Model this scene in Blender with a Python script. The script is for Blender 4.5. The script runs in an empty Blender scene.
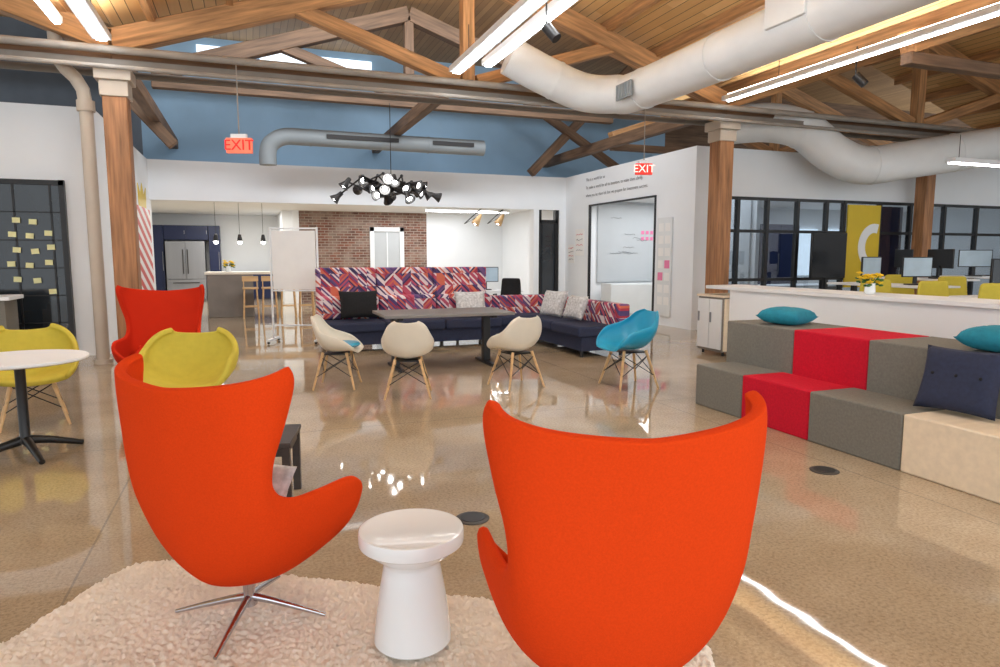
import bpy, math, random
from mathutils import Vector, Matrix, noise
random.seed(7)
COL=bpy.context.collection
pi=math.pi
# ------------------------------------------------------------------ materials
def L(c):
    return tuple(((v/255.)/12.92 if v/255.<=.04045 else ((v/255.+.055)/1.055)**2.4) for v in c)
def base(name):
    m=bpy.data.materials.new(name);m.use_nodes=True
    nt=m.node_tree;b=nt.nodes['Principled BSDF'];return m,nt,b
def N(nt,t,**k):
    n=nt.nodes.new(t)
    for a,v in k.items(): setattr(n,a,v)
    return n
def mth(nt,op,a,b=None,c=None):
    n=N(nt,'ShaderNodeMath',operation=op)
    for i,v in enumerate((a,b,c)):
        if v is None: continue
        if isinstance(v,(int,float)): n.inputs[i].default_value=v
        else: nt.links.new(v,n.inputs[i])
    return n.outputs[0]
def mixc(nt,f,a,b):
    n=N(nt,'ShaderNodeMix',data_type='RGBA')
    for i,v in ((0,f),(6,a),(7,b)):
        if isinstance(v,(int,float)): n.inputs[i].default_value=v
        elif isinstance(v,tuple): n.inputs[i].default_value=(*v[:3],1)
        else: nt.links.new(v,n.inputs[i])
    return n.outputs[2]
def pm(name,rgb,rough=.5,metal=0,scale=8,var=.08,bump=0,bscale=200,emit=0,ecol=None,sheen=0,coat=0,stretch=None,spec=.5):
    m,nt,b=base(name);c=L(rgb)
    tc=N(nt,'ShaderNodeTexCoord');mp=N(nt,'ShaderNodeMapping');nt.links.new(tc.outputs['Object'],mp.inputs[0])
    if stretch: mp.inputs['Scale'].default_value=stretch
    no=N(nt,'ShaderNodeTexNoise');no.inputs['Scale'].default_value=scale;no.inputs['Detail'].default_value=4
    nt.links.new(mp.outputs[0],no.inputs['Vector'])
    lo=tuple(v*(1-var) for v in c);hi=tuple(min(1,v*(1+var)) for v in c)
    r=N(nt,'ShaderNodeMapRange');r.inputs[1].default_value=.3;r.inputs[2].default_value=.7
    nt.links.new(no.outputs[0],r.inputs[0])
    nt.links.new(mixc(nt,r.outputs[0],lo,hi),b.inputs['Base Color'])
    b.inputs['Roughness'].default_value=rough;b.inputs['Metallic'].default_value=metal;b.inputs['Specular IOR Level'].default_value=spec
    if sheen: b.inputs['Sheen Weight'].default_value=sheen
    if coat: b.inputs['Coat Weight'].default_value=coat
    if emit:
        b.inputs['Emission Color'].default_value=(*(L(ecol) if ecol else c),1);b.inputs['Emission Strength'].default_value=emit
    if bump:
        n2=N(nt,'ShaderNodeTexNoise');n2.inputs['Scale'].default_value=bscale
        nt.links.new(tc.outputs['Object'],n2.inputs['Vector'])
        bp=N(nt,'ShaderNodeBump');bp.inputs['Strength'].default_value=bump;bp.inputs['Distance'].default_value=.003
        nt.links.new(n2.outputs[0],bp.inputs['Height']);nt.links.new(bp.outputs[0],b.inputs['Normal'])
    return m
def woodmat(name,rgb,rough=.55,var=.3):
    return pm(name,rgb,rough,scale=6,var=var,stretch=(.25,3.5,3.5),bump=.15,bscale=60)
M={}
M['orange']=pm('orange_wool',(218,66,20),.95,scale=160,var=.05,bump=.5,bscale=350,spec=.06)
M['orange_far']=pm('red_orange_wool',(202,48,24),.95,scale=14,var=.015,bump=.2,bscale=600,spec=.1)
M['yellow']=pm('mustard_fabric',(202,186,76),.85,scale=20,var=.04,bump=.2,bscale=400,spec=.15)
M['cream']=pm('cream_plastic',(226,219,202),.35,scale=6,var=.03)
M['blue']=pm('turquoise_plastic',(34,152,188),.35,scale=6,var=.05)
M['dowel']=woodmat('maple_dowel',(210,172,122),.45,.15)
M['black']=pm('black_metal',(22,22,24),.4,scale=10,var=.1)
M['chrome']=pm('brushed_chrome',(190,190,195),.22,1,scale=40,var=.05)
M['white']=pm('white_paint',(234,238,241),.6,scale=1.2,var=.02)
M['whitegloss']=pm('white_ceramic',(236,242,245),.2,scale=3,var=.02,coat=.3)
M['duct']=pm('duct_paint',(224,228,229),.5,.0,scale=2,var=.05)
M['ductgrey']=pm('grey_duct_paint',(140,148,152),.6,.0,scale=2,var=.06)
M['beige_pipe']=pm('beige_pipe_paint',(192,180,164),.5,scale=3,var=.05)
M['grey']=pm('grey_felt',(120,118,110),.9,scale=60,var=.12,bump=.4,bscale=350)
M['red']=pm('red_felt',(200,24,48),.9,scale=60,var=.1,bump=.4,bscale=350,spec=.2)
M['ply']=woodmat('birch_plywood',(234,218,192),.45,.06)
M['navy']=pm('navy_fabric',(38,46,72),.85,scale=40,var=.15,bump=.3,bscale=400)
M['teal']=pm('teal_fabric',(24,128,150),.85,scale=30,var=.12,bump=.4,bscale=250)
M['blackfab']=pm('black_fur_fabric',(24,24,26),.95,scale=60,var=.4,bump=.9,bscale=120)
M['greyfab']=pm('grey_weave_fabric',(196,196,196),.9,scale=26,var=.3,bump=.4,bscale=300)
M['timber']=woodmat('old_timber',(186,140,94),.6,.4)
M['timberdark']=woodmat('weathered_dark_timber',(108,84,64),.65,.4)
M['column']=woodmat('column_timber',(160,114,77),.6,.4)
M['slate']=pm('dark_slate_paint',(86,94,104),.7,scale=1,var=.2)
M['steel']=pm('grey_steel',(124,118,110),.6,.0,scale=3,var=.1)
M['darksteel']=pm('dark_floor_steel',(70,68,66),.45,.5,scale=3,var=.1)
M['pipe']=pm('dull_grey_pipe',(152,146,138),.65,.0,scale=3,var=.12)
M['tabletop']=pm('dark_grey_laminate',(124,120,116),.45,scale=10,var=.05)
M['darkwood']=woodmat('dark_stained_wood',(62,54,50),.4,.15)
M['stainless']=pm('stainless_steel',(150,152,156),.35,.6,scale=3,var=.08,stretch=(1,1,.05))
M['navycab']=pm('navy_lacquer',(20,34,74),.35,scale=3,var=.08)
M['screen']=pm('screen_glass',(28,32,38),.15,scale=3,var=.1)
M['screenlit']=pm('lit_screen',(150,168,180),.3,scale=3,var=.2,emit=.25)
M['bluewall']=pm('blue_wall_paint',(142,174,200),.7,scale=.5,var=.16)
M['yellowpaint']=pm('yellow_paint',(214,184,40),.5,scale=2,var=.05)
M['paper']=pm('paper',(238,238,236),.8,scale=5,var=.02)
M['pinknote']=pm('pink_sticky_paper',(232,130,170),.8,scale=5,var=.05)
M['note']=pm('yellow_sticky_paper',(226,224,170),.8,scale=5,var=.05)
M['greyink']=pm('grey_vinyl_lettering',(118,118,124),.8)
M['redink']=pm('red_ink',(205,60,70),.8)
M['exitred']=pm('exit_red_glow',(215,20,12),.5,emit=.8,ecol=(225,20,10))
M['exitpale']=pm('exit_pale_glow',(255,225,215),.5,emit=.8)
M['exitface']=pm('exit_orange_face',(240,120,92),.5,emit=.45)
M['exitface2']=pm('exit_red_face',(222,52,40),.5,emit=.5)
M['led']=pm('lit_lamp_diffuser',(255,252,250),.5,emit=20,ecol=(248,251,255))
M['deck_fill']=pm('added_deck_fill_glow',(255,252,250),.5,emit=18,ecol=(252,251,250))  # glow added to brighten the roof deck from below
M['bulb']=pm('lit_bulb',(255,252,248),.5,emit=22,ecol=(255,252,248))
M['greencase']=pm('leaf_green',(60,104,46),.6,scale=30,var=.3)
M['flower']=pm('yellow_petals',(236,196,20),.6,scale=30,var=.15)
M['window']=pm('bright_window_pane',(220,232,240),.2,emit=1.4)
M['darkglass']=pm('dark_glass_board',(34,40,46),.08,scale=.8,var=.5,coat=.5)
M['frost']=pm('frosted_whiteboard_glass',(190,195,198),.4,scale=.7,var=.08)
# glass
m,nt,b=base('thin_clear_glass');nt.nodes.remove(b)
tr=N(nt,'ShaderNodeBsdfTransparent');tr.inputs[0].default_value=(.7,.75,.8,1);gl=N(nt,'ShaderNodeBsdfGlossy');gl.inputs['Roughness'].default_value=.02
mx=N(nt,'ShaderNodeMixShader');mx.inputs[0].default_value=.1
nt.links.new(tr.outputs[0],mx.inputs[1]);nt.links.new(gl.outputs[0],mx.inputs[2]);nt.links.new(mx.outputs[0],nt.nodes['Material Output'].inputs[0]);M['glass']=m
# floor
m,nt,b=base('polished_concrete')
tc=N(nt,'ShaderNodeTexCoord');pos=tc.outputs['Object']
n1=N(nt,'ShaderNodeTexNoise');n1.inputs['Scale'].default_value=.6;n1.inputs['Detail'].default_value=6;n1.inputs['Roughness'].default_value=.55
n2=N(nt,'ShaderNodeTexNoise');n2.inputs['Scale'].default_value=60;n2.inputs['Detail'].default_value=3
n3=N(nt,'ShaderNodeTexVoronoi');n3.inputs['Scale'].default_value=100
n4=N(nt,'ShaderNodeTexNoise');n4.inputs['Scale'].default_value=3;n4.inputs['Detail'].default_value=5
n5=N(nt,'ShaderNodeTexNoise');n5.inputs['Scale'].default_value=5;n5.inputs['Detail'].default_value=0
for n in (n1,n2,n3,n4,n5): nt.links.new(pos,n.inputs['Vector'])
cr=N(nt,'ShaderNodeValToRGB');e=cr.color_ramp.elements
e[0].position=.3;e[0].color=(*L((164,144,117)),1);e[1].position=.72;e[1].color=(*L((206,190,164)),1)
x=cr.color_ramp.elements.new(.5);x.color=(*L((186,167,139)),1)
s=mth(nt,'ADD',mth(nt,'MULTIPLY',n1.outputs[0],.7),mth(nt,'MULTIPLY',n4.outputs[0],.3))
nt.links.new(s,cr.inputs[0])
sp=N(nt,'ShaderNodeMapRange');sp.inputs[1].default_value=.42;sp.inputs[2].default_value=.66;nt.links.new(n2.outputs[0],sp.inputs[0])
c1=mixc(nt,mth(nt,'MULTIPLY',sp.outputs[0],.42),cr.outputs[0],L((118,98,76)))
vs=mth(nt,'LESS_THAN',n3.outputs['Distance'],.22)
c2=mixc(nt,mth(nt,'MULTIPLY',vs,.28),c1,L((226,215,196)))
sx=N(nt,'ShaderNodeSeparateXYZ');nt.links.new(pos,sx.inputs[0])
def line(sock,off,per,w):
    return mth(nt,'LESS_THAN',mth(nt,'PINGPONG',mth(nt,'ADD',sock,off),per),w)
jl=mth(nt,'MAXIMUM',line(sx.outputs[0],.82,2.35,.006),line(sx.outputs[1],-.6,2.6,.006))
c3=mixc(nt,mth(nt,'MULTIPLY',jl,.45),c2,L((112,106,98)))
nt.links.new(c3,b.inputs['Base Color'])
rr=N(nt,'ShaderNodeMapRange');rr.inputs[3].default_value=.02;rr.inputs[4].default_value=.05;nt.links.new(n4.outputs[0],rr.inputs[0]);nt.links.new(rr.outputs[0],b.inputs['Roughness'])
b.inputs['Specular IOR Level'].default_value=.9
bp=N(nt,'ShaderNodeBump');bp.inputs['Strength'].default_value=.026;bp.inputs['Distance'].default_value=.02;nt.links.new(n5.outputs[0],bp.inputs['Height']);nt.links.new(bp.outputs[0],b.inputs['Normal'])
M['floor']=m
# planks deck
def deckmat(name,a_,b_):
    m,nt,b=base(name)
    tc=N(nt,'ShaderNodeTexCoord');sx=N(nt,'ShaderNodeSeparateXYZ');nt.links.new(tc.outputs['Object'],sx.inputs[0])
    q=mth(nt,'DIVIDE',sx.outputs[0],.15);fl=mth(nt,'FLOOR',q);fr=mth(nt,'FRACT',q)
    row=mth(nt,'FLOOR',mth(nt,'ADD',mth(nt,'DIVIDE',sx.outputs[1],2.4),mth(nt,'MULTIPLY',fl,.37)))
    cb=N(nt,'ShaderNodeCombineXYZ');nt.links.new(fl,cb.inputs[0]);nt.links.new(row,cb.inputs[1])
    wn=N(nt,'ShaderNodeTexWhiteNoise',noise_dimensions='3D');nt.links.new(cb.outputs[0],wn.inputs['Vector'])
    mp=N(nt,'ShaderNodeMapping');mp.inputs['Scale'].default_value=(10,.6,4);nt.links.new(tc.outputs['Object'],mp.inputs[0])
    no=N(nt,'ShaderNodeTexNoise');no.inputs['Scale'].default_value=2;nt.links.new(mp.outputs[0],no.inputs['Vector'])
    v=mth(nt,'ADD',mth(nt,'MULTIPLY',wn.outputs['Value'],.6),mth(nt,'MULTIPLY',no.outputs[0],.4))
    c=mixc(nt,v,L(a_),L(b_))
    gap=mth(nt,'LESS_THAN',fr,.07)
    nt.links.new(mixc(nt,gap,c,L((116,84,52))),b.inputs['Base Color']);b.inputs['Roughness'].default_value=.6
    return m
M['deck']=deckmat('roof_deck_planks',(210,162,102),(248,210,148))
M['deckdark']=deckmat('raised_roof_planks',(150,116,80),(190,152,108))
# brick
def brickmat(name,a,bc,mort):
    m,nt,b=base(name)
    tc=N(nt,'ShaderNodeTexCoord');sx=N(nt,'ShaderNodeSeparateXYZ');nt.links.new(tc.outputs['Object'],sx.inputs[0])
    cb=N(nt,'ShaderNodeCombineXYZ');nt.links.new(sx.outputs[0],cb.inputs[0]);nt.links.new(sx.outputs[2],cb.inputs[1])
    br=N(nt,'ShaderNodeTexBrick');nt.links.new(cb.outputs[0],br.inputs['Vector'])
    br.inputs['Color1'].default_value=(*L(a),1);br.inputs['Color2'].default_value=(*L(bc),1);br.inputs['Mortar'].default_value=(*L(mort),1)
    br.inputs['Scale'].default_value=1;br.inputs['Brick Width'].default_value=.24;br.inputs['Row Height'].default_value=.085;br.inputs['Mortar Size'].default_value=.012
    no=N(nt,'ShaderNodeTexNoise');no.inputs['Scale'].default_value=2.4;no.inputs['Detail'].default_value=6;nt.links.new(tc.outputs['Object'],no.inputs['Vector'])
    mr=N(nt,'ShaderNodeMapRange');mr.inputs[1].default_value=.42;mr.inputs[2].default_value=.66;nt.links.new(no.outputs[0],mr.inputs[0])
    nt.links.new(mixc(nt,mth(nt,'MULTIPLY',mr.outputs[0],.7),br.outputs['Color'],L((158,142,130))),b.inputs['Base Color']);b.inputs['Roughness'].default_value=.85
    return m
M['brick']=brickmat('red_brick',(134,86,70),(88,60,52),(156,142,130))
# geometric fabric
m,nt,b=base('geometric_bar_fabric')
tc=N(nt,'ShaderNodeTexCoord');sx=N(nt,'ShaderNodeSeparateXYZ');nt.links.new(tc.outputs['Object'],sx.inputs[0])
W_=.15
PX=mth(nt,'DIVIDE',mth(nt,'ADD',sx.outputs[0],20.0),W_)
col=mth(nt,'FLOOR',PX);frx=mth(nt,'SUBTRACT',mth(nt,'FRACT',PX),.5)
blk=mth(nt,'FLOOR',mth(nt,'DIVIDE',mth(nt,'ADD',sx.outputs[2],3.0),.21))
cbb=N(nt,'ShaderNodeCombineXYZ');nt.links.new(col,cbb.inputs[0]);nt.links.new(blk,cbb.inputs[2])
wn0=N(nt,'ShaderNodeTexWhiteNoise',noise_dimensions='3D');nt.links.new(cbb.outputs[0],wn0.inputs['Vector'])
sg=mth(nt,'SUBTRACT',mth(nt,'MULTIPLY',mth(nt,'GREATER_THAN',wn0.outputs['Value'],.15),2.0),1.0)
v=mth(nt,'ADD',mth(nt,'ADD',sx.outputs[2],3.0),mth(nt,'MULTIPLY',mth(nt,'MULTIPLY',frx,sg),W_))
row=mth(nt,'FLOOR',mth(nt,'DIVIDE',v,.038))
cb=N(nt,'ShaderNodeCombineXYZ');nt.links.new(row,cb.inputs[0]);nt.links.new(col,cb.inputs[1]);nt.links.new(blk,cb.inputs[2])
wn=N(nt,'ShaderNodeTexWhiteNoise',noise_dimensions='3D');nt.links.new(cb.outputs[0],wn.inputs['Vector'])
cr=N(nt,'ShaderNodeValToRGB');cr.color_ramp.interpolation='CONSTANT'
cols=[(62,50,90),(168,54,74),(228,214,214),(108,78,124),(206,108,84),(82,66,116),(184,80,104),(224,208,210)]
e=cr.color_ramp.elements
for i,cc in enumerate(cols):
    el=e[i] if i<2 else e.new(i/8.)
    el.position=i/8.;el.color=(*L(cc),1)
nt.links.new(wn.outputs['Value'],cr.inputs[0]);nt.links.new(cr.outputs[0],b.inputs['Base Color']);b.inputs['Roughness'].default_value=.85
M['pattern']=m
m,nt,b=base('coloured_diagonal_stripes')
tc=N(nt,'ShaderNodeTexCoord');sx=N(nt,'ShaderNodeSeparateXYZ');nt.links.new(tc.outputs['Object'],sx.inputs[0])
v=mth(nt,'ADD',sx.outputs[2],mth(nt,'MULTIPLY',sx.outputs[1],.35));row=mth(nt,'FRACT',mth(nt,'DIVIDE',mth(nt,'ADD',v,20.),.3))
nt.links.new(mixc(nt,mth(nt,'GREATER_THAN',row,.5),L((238,234,232)),L((206,74,70))),b.inputs['Base Color']);M['stripes']=m
M['rug']=pm('cream_shag_wool',(238,228,213),.95,scale=9,var=.06,bump=.7,bscale=220,spec=.1)

# ------------------------------------------------------------------ mesh builder
class MB:
    def __init__(s): s.v=[];s.f=[]
    def add(s,vs,fs):
        o=len(s.v);s.v+= [tuple(v) for v in vs];s.f+=[tuple(i+o for i in f) for f in fs];return s
    def box(s,c,d,rot=None):
        x,y,z=d[0]/2,d[1]/2,d[2]/2
        vs=[Vector((a*x,b_*y,c_*z)) for a in(-1,1) for b_ in(-1,1) for c_ in(-1,1)]
        if rot is not None: vs=[rot@v for v in vs]
        vs=[v+Vector(c) for v in vs]
        return s.add(vs,[(0,1,3,2),(4,6,7,5),(0,4,5,1),(2,3,7,6),(0,2,6,4),(1,5,7,3)])
    def bb(s,x0,x1,y0,y1,z0,z1): return s.box(((x0+x1)/2,(y0+y1)/2,(z0+z1)/2),(x1-x0,y1-y0,z1-z0))
    def cyl(s,p0,p1,r0,r1=None,n=14):
        r1=r0 if r1 is None else r1
        return s.tube([p0,p1],[r0,r1],n)
    def tube(s,pts,r,n=14):
        P=[Vector(p) for p in pts];R=r if isinstance(r,(list,tuple)) else [r]*len(P)
        T=[]
        for i in range(len(P)):
            a=P[max(i-1,0)];b_=P[min(i+1,len(P)-1)];T.append((b_-a).normalized())
        up=Vector((0,0,1)) if abs(T[0].z)<.9 else Vector((1,0,0))
        u=T[0].cross(up).normalized();vs=[]
        for i,p in enumerate(P):
            u=(u-T[i]*u.dot(T[i])).normalized();w=T[i].cross(u)
            for k in range(n):
                a=2*pi*k/n;vs.append(p+(u*math.cos(a)+w*math.sin(a))*R[i])
        fs=[]
        for i in range(len(P)-1):
            for k in range(n):
                fs.append((i*n+k,i*n+(k+1)%n,(i+1)*n+(k+1)%n,(i+1)*n+k))
        fs.append(tuple(range(n-1,-1,-1)));fs.append(tuple((len(P)-1)*n+k for k in range(n)))
        return s.add(vs,fs)
    def lathe(s,prof,c=(0,0,0),n=32,rot=None):
        vs=[];c=Vector(c)
        for r,z in prof:
            for k in range(n):
                v=Vector((r*math.cos(2*pi*k/n),r*math.sin(2*pi*k/n),z))
                if rot is not None:v=rot@v
                vs.append(v+c)
        fs=[]
        for i in range(len(prof)-1):
            for k in range(n): fs.append((i*n+k,i*n+(k+1)%n,(i+1)*n+(k+1)%n,(i+1)*n+k))
        fs.append(tuple(range(n-1,-1,-1)));fs.append(tuple((len(prof)-1)*n+k for k in range(n)))
        return s.add(vs,fs)
    def ball(s,c,r,n=12):
        r=(r,r,r) if isinstance(r,(int,float)) else r
        vs=[];m_=n//2
        for i in range(1,m_):
            t=pi*i/m_
            for k in range(n): vs.append((c[0]+r[0]*math.sin(t)*math.cos(2*pi*k/n),c[1]+r[1]*math.sin(t)*math.sin(2*pi*k/n),c[2]+r[2]*math.cos(t)))
        fs=[]
        for i in range(m_-2):
            for k in range(n): fs.append((i*n+k,(i+1)*n+k,(i+1)*n+(k+1)%n,i*n+(k+1)%n))
        a=len(vs);vs.append((c[0],c[1],c[2]+r[2]));vs.append((c[0],c[1],c[2]-r[2]))
        for k in range(n):
            fs.append((a,k,(k+1)%n));fs.append((a+1,(m_-2)*n+(k+1)%n,(m_-2)*n+k))
        return s.add(vs,fs)
    def prism(s,pts,z0,z1):
        n=len(pts);vs=[(p[0],p[1],z0) for p in pts]+[(p[0],p[1],z1) for p in pts]
        return s.add(vs,[tuple(range(n-1,-1,-1)),tuple(range(n,2*n))]+[(i,(i+1)%n,n+(i+1)%n,n+i) for i in range(n)])
    def build(s,name,mat,parent=None,loc=(0,0,0),rz=0,bevel=0,smooth=False,sub=0,solid=0,label=None,cat=None,group=None,kind=None,seg=2):
        me=bpy.data.meshes.new(name);me.from_pydata(s.v,[],s.f);me.update()
        me.materials.append(M[mat] if isinstance(mat,str) else mat)
        o=bpy.data.objects.new(name,me);COL.objects.link(o)
        o.location=loc;o.rotation_euler=(0,0,rz)
        if parent: o.parent=parent
        if solid:
            k=o.modifiers.new('solid','SOLIDIFY');k.thickness=abs(solid);k.offset=1 if solid>0 else -1
        if bevel:
            k=o.modifiers.new('bevel','BEVEL');k.width=bevel;k.segments=seg;k.limit_method='ANGLE';k.angle_limit=.7
        if sub:
            k=o.modifiers.new('sub','SUBSURF');k.levels=sub;k.render_levels=sub
        if smooth:
            for p in me.polygons:p.use_smooth=True
            if smooth!='all': me.set_sharp_from_angle(angle=.7)
        elif bevel:
            for p in me.polygons:p.use_smooth=True
            me.set_sharp_from_angle(angle=.6)
        if label:o['label']=label
        if cat:o['category']=cat
        if group:o['group']=group
        if kind:o['kind']=kind
        return o
def root(name,label,cat,loc=(0,0,0),rz=0,group=None):
    o=bpy.data.objects.new(name,None);COL.objects.link(o);o.location=loc;o.rotation_euler=(0,0,rz)
    o.empty_display_size=.1;o['label']=label;o['category']=cat
    if group:o['group']=group
    return o
def clone(o,loc=None,rz=None,label=None,parent=None):
    n=o.copy();COL.objects.link(n)
    if loc is not None:n.location=loc
    if rz is not None:n.rotation_euler=(0,0,rz)
    if label:n['label']=label
    if parent:n.parent=parent
    for ch in list(o.children): clone(ch,parent=n)
    return n
def struct(name,mat,*boxes,bevel=0):
    b=MB()
    for q in boxes:b.bb(*q)
    return b.build(name,mat,kind='structure',bevel=bevel)
def text(body,name,mat,parent,loc,rot,size,align='CENTER',ext=.003):
    cu=bpy.data.curves.new(name,'FONT');cu.body=body;cu.size=size;cu.align_x=align;cu.align_y='BOTTOM_BASELINE' if align=='LEFT' else 'CENTER';cu.extrude=ext
    t=bpy.data.objects.new('tmp',cu);COL.objects.link(t);bpy.context.view_layer.update()
    me=bpy.data.meshes.new_from_object(t.evaluated_get(bpy.context.evaluated_depsgraph_get()))
    bpy.data.objects.remove(t);me.materials.clear();me.materials.append(M[mat])
    o=bpy.data.objects.new(name,me);COL.objects.link(o);o.location=loc;o.rotation_euler=rot
    if parent:o.parent=parent
    return o
def catmull(P,n):
    out=[];k=len(P)-1
    for j in range(n+1):
        t=j/n*k;i=min(int(t),k-1);f=t-i
        p0=P[max(i-1,0)];p1=P[i];p2=P[i+1];p3=P[min(i+2,k)]
        out.append(.5*((2*p1)+(p2-p0)*f+(2*p0-5*p1+4*p2-p3)*f*f+(3*p1-p0-3*p2+p3)*f**3))
    return out
def shell_rows(rows,nr,kx,kmix):
    C=catmull([Vector(r[0]) for r in rows],nr);R=catmull([Vector(r[1]) for r in rows],nr)
    K=catmull([Vector((r[1][0]*kx,r[0][1]*(1-m)+r[1][1]*m,r[0][2]*(1-q)+r[1][2]*q)) for r,(m,q) in zip(rows,kmix)],nr)
    return C,K,R
def bez(C,K,R,t):
    a=abs(t);p=C*(1-a)**2+K*2*a*(1-a)+R*a*a
    return Vector((p.x*(1 if t>=0 else -1),p.y,p.z))
def shell_grid(rows,nr,nc,kx,kmix,i0=0,i1=None,tm=1.0,off=0):
    C,K,R=shell_rows(rows,nr,kx,kmix);i1=nr if i1 is None else i1
    b=MB();vs=[];w=2*nc+1
    for i in range(i0,i1+1):
        for j in range(w): vs.append(bez(C[i],K[i],R[i],(j-nc)/nc*tm))
    if off:
        h=i1-i0+1;nv=[]
        for i in range(h):
            for j in range(w):
                a=vs[min(i+1,h-1)*w+j]-vs[max(i-1,0)*w+j];c=vs[i*w+min(j+1,w-1)]-vs[i*w+max(j-1,0)]
                nn=a.cross(c).normalized()
                nv.append(vs[i*w+j]+nn*off)
        vs=nv
    fs=[]
    for i in range(i1-i0):
        for j in range(w-1): fs.append((i*w+j,i*w+j+1,(i+1)*w+j+1,(i+1)*w+j))
    b.add(vs,fs);return b

# ------------------------------------------------------------------ camera
cam=bpy.data.cameras.new('camera');cam.lens=24.0;cam.sensor_width=36;cam.clip_end=200
co=bpy.data.objects.new('camera',cam);COL.objects.link(co);co.location=(0,0,1.5)
co.rotation_euler=(math.radians(90)-math.atan(78/667.),0,-math.radians(20.5));bpy.context.scene.camera=co
try:
    bpy.context.scene.view_settings.view_transform='Standard';bpy.context.scene.view_settings.look='None'
except Exception: pass
# ------------------------------------------------------------------ room
struct('floor','floor',(-10,21,-3,26.5,-.1,0))
struct('wall_left','white',(-9,-2.05,11.5,11.7,0,3.64))
struct('wall_left_side','white',(-2.25,-2.05,11.7,17.3,0,3.64))
struct('wall_back','white',(-2.05,8.31,17,17.3,2.75,3.64),(7.35,7.5,17,17.3,0,2.75),(8.12,8.31,17,17.3,0,2.75))
wr=struct('wall_right','white',(8.31,8.5,11.2,12.55,0,3.64),(8.31,8.5,15.6,17.3,0,3.64),(8.31,8.5,12.55,15.6,2.8,3.64))
struct('wall_glazed','white',(8.5,20,11.2,11.4,2.68,3.64),(8.5,8.95,11.2,11.4,0,2.68),(8.95,20,11.2,11.4,0,.12))
struct('wall_kitchen','white',(-4.2,1.0,25.4,25.6,0,2.9),(1.0,1.3,22,25.4,0,2.9),(-4.4,-4.2,17.3,25.6,0,2.9),(-4.2,-2.25,17.1,17.3,0,3.64))
struct('wall_brick','brick',(1.5,3.7,22,22.2,0,2.9),(4.82,5.6,22,22.2,0,2.9),(3.7,4.82,22,22.2,2.42,2.9))
struct('wall_hall','white',(5.6,8.31,22,22.2,0,2.9),(8.31,8.5,17.3,22.2,0,3.0),(1.3,1.5,21.9,22.2,0,2.9))
struct('ceiling_kitchen','white',(-4.3,8.4,17.3,25.5,2.9,3.0))
struct('wall_upper','bluewall',(-2.3,12.5,18.5,18.7,3.0,6.8))
struct('wall_upper_side','slate',(-14,-2.3,18.5,18.7,3.0,6.8))
struct('wall_upper_timber','timberdark',(12.5,30,18.5,18.7,3.0,6.8))
struct('wall_far_right','white',(20,20.2,-2,18.5,0,4.4))
struct('wall_meeting','white',(11.0,20,16,16.2,0,2.9))
struct('ceiling_meeting','white',(8.5,20,11.4,16,2.9,3.0))
struct('wall_whiteboard_room','white',(8.5,11,15.62,15.7,0,2.9),(10.9,11,12.4,15.6,0,2.9))
for i in range(3):
    MB().bb(-1.0+i*1.45,.35+i*1.45,18.42,18.49,6.05,6.6).build('window_%d'%(10+i),'window',kind='structure')
def roofz(x):
    d=abs(((x+1.6)%9.94)-4.97);return 4.62+.33*(4.97-d)
DE=10.8
b=MB();xs=[-1.6-4.97*3+4.97*i for i in range(8)]
for i in range(7):
    x0,x1=xs[i],xs[i+1];z0,z1=roofz(x0),roofz(x1);ye=DE if i<5 else 12.4
    b.add([(x0,-3,z0),(x1,-3,z1),(x1,ye,z1),(x0,ye,z0),(x0,-3,z0+.1),(x1,-3,z1+.1),(x1,ye,z1+.1),(x0,ye,z0+.1)],[(0,3,2,1),(4,5,6,7),(0,1,5,4),(2,3,7,6),(0,4,7,3),(1,2,6,5)])
ceil=b.build('ceiling','deck',kind='structure')
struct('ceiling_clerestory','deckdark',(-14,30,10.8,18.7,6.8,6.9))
for i in range(1,7):
    x0=xs[i];ye=DE-.1 if i<5 else 12.3
    for k in range(5):
        x=x0+.5+k*.99;z=roofz(x)-.09;l=ye+2.9
        MB().box((0,0,0),(l,.09,.18)).build('joist','timber',parent=ceil,loc=(x,ye-l/2,z),rz=pi/2)
def beam(name,p0,p1,w,h,mat,parent=None,**k):
    p0=Vector(p0);p1=Vector(p1);d=p1-p0;l=d.length
    o=MB().box((0,0,0),(l,w,h)).build(name,mat,parent=parent,bevel=.012,seg=1,**k)
    o.location=(p0+p1)/2;o.rotation_mode='QUATERNION'
    xa=d.normalized();ya=Vector((0,0,1)).cross(xa)
    if ya.length<.01: ya=Vector((0,1,0))
    ya.normalize();za=xa.cross(ya)
    o.rotation_quaternion=Matrix((xa,ya,za)).transposed().to_quaternion();return o
def truss(x0,y,z=4.1,mt='timber',lab='heavy timber roof truss with diagonal struts'):
    r=root('roof_truss',lab,'roof truss',(x0,y,z),group='timber roof trusses')
    H=1.64;W=4.97
    beam('tie_beam',(0,0,.02),(2*W,0,.02),.18,.16,'timberdark',r)
    beam('rafter',(0,0,.22),(W,0,.22+H),.24,.3,mt,r)
    beam('rafter',(2*W,0,.22),(W,0,.22+H),.24,.3,mt,r)
    beam('king_post',(W,0,.1),(W,0,H+.1),.2,.2,mt,r)
    beam('strut',(W-.15,0,.15),(W*.48,0,H*.48+.15),.18,.2,mt,r)
    beam('strut',(W+.15,0,.15),(W*1.52,0,H*.48+.15),.18,.2,mt,r)
    return r
for y in (6.8,10.5):
    for x in (-11.54,-1.6,8.34):
        if y==6.8 and x<5: continue
        truss(x,y)
truss(8.34,14.6)
truss(-1.6,14.6,4.72,'timberdark','dark timber truss crossing in front of blue wall')
LB=dict(cat='beam')
beam('ceiling_beam',(-8,16.6,5.75),(14,16.6,5.75),.2,.26,'timberdark',label='dark horizontal timber beam below high windows',**LB)
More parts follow.
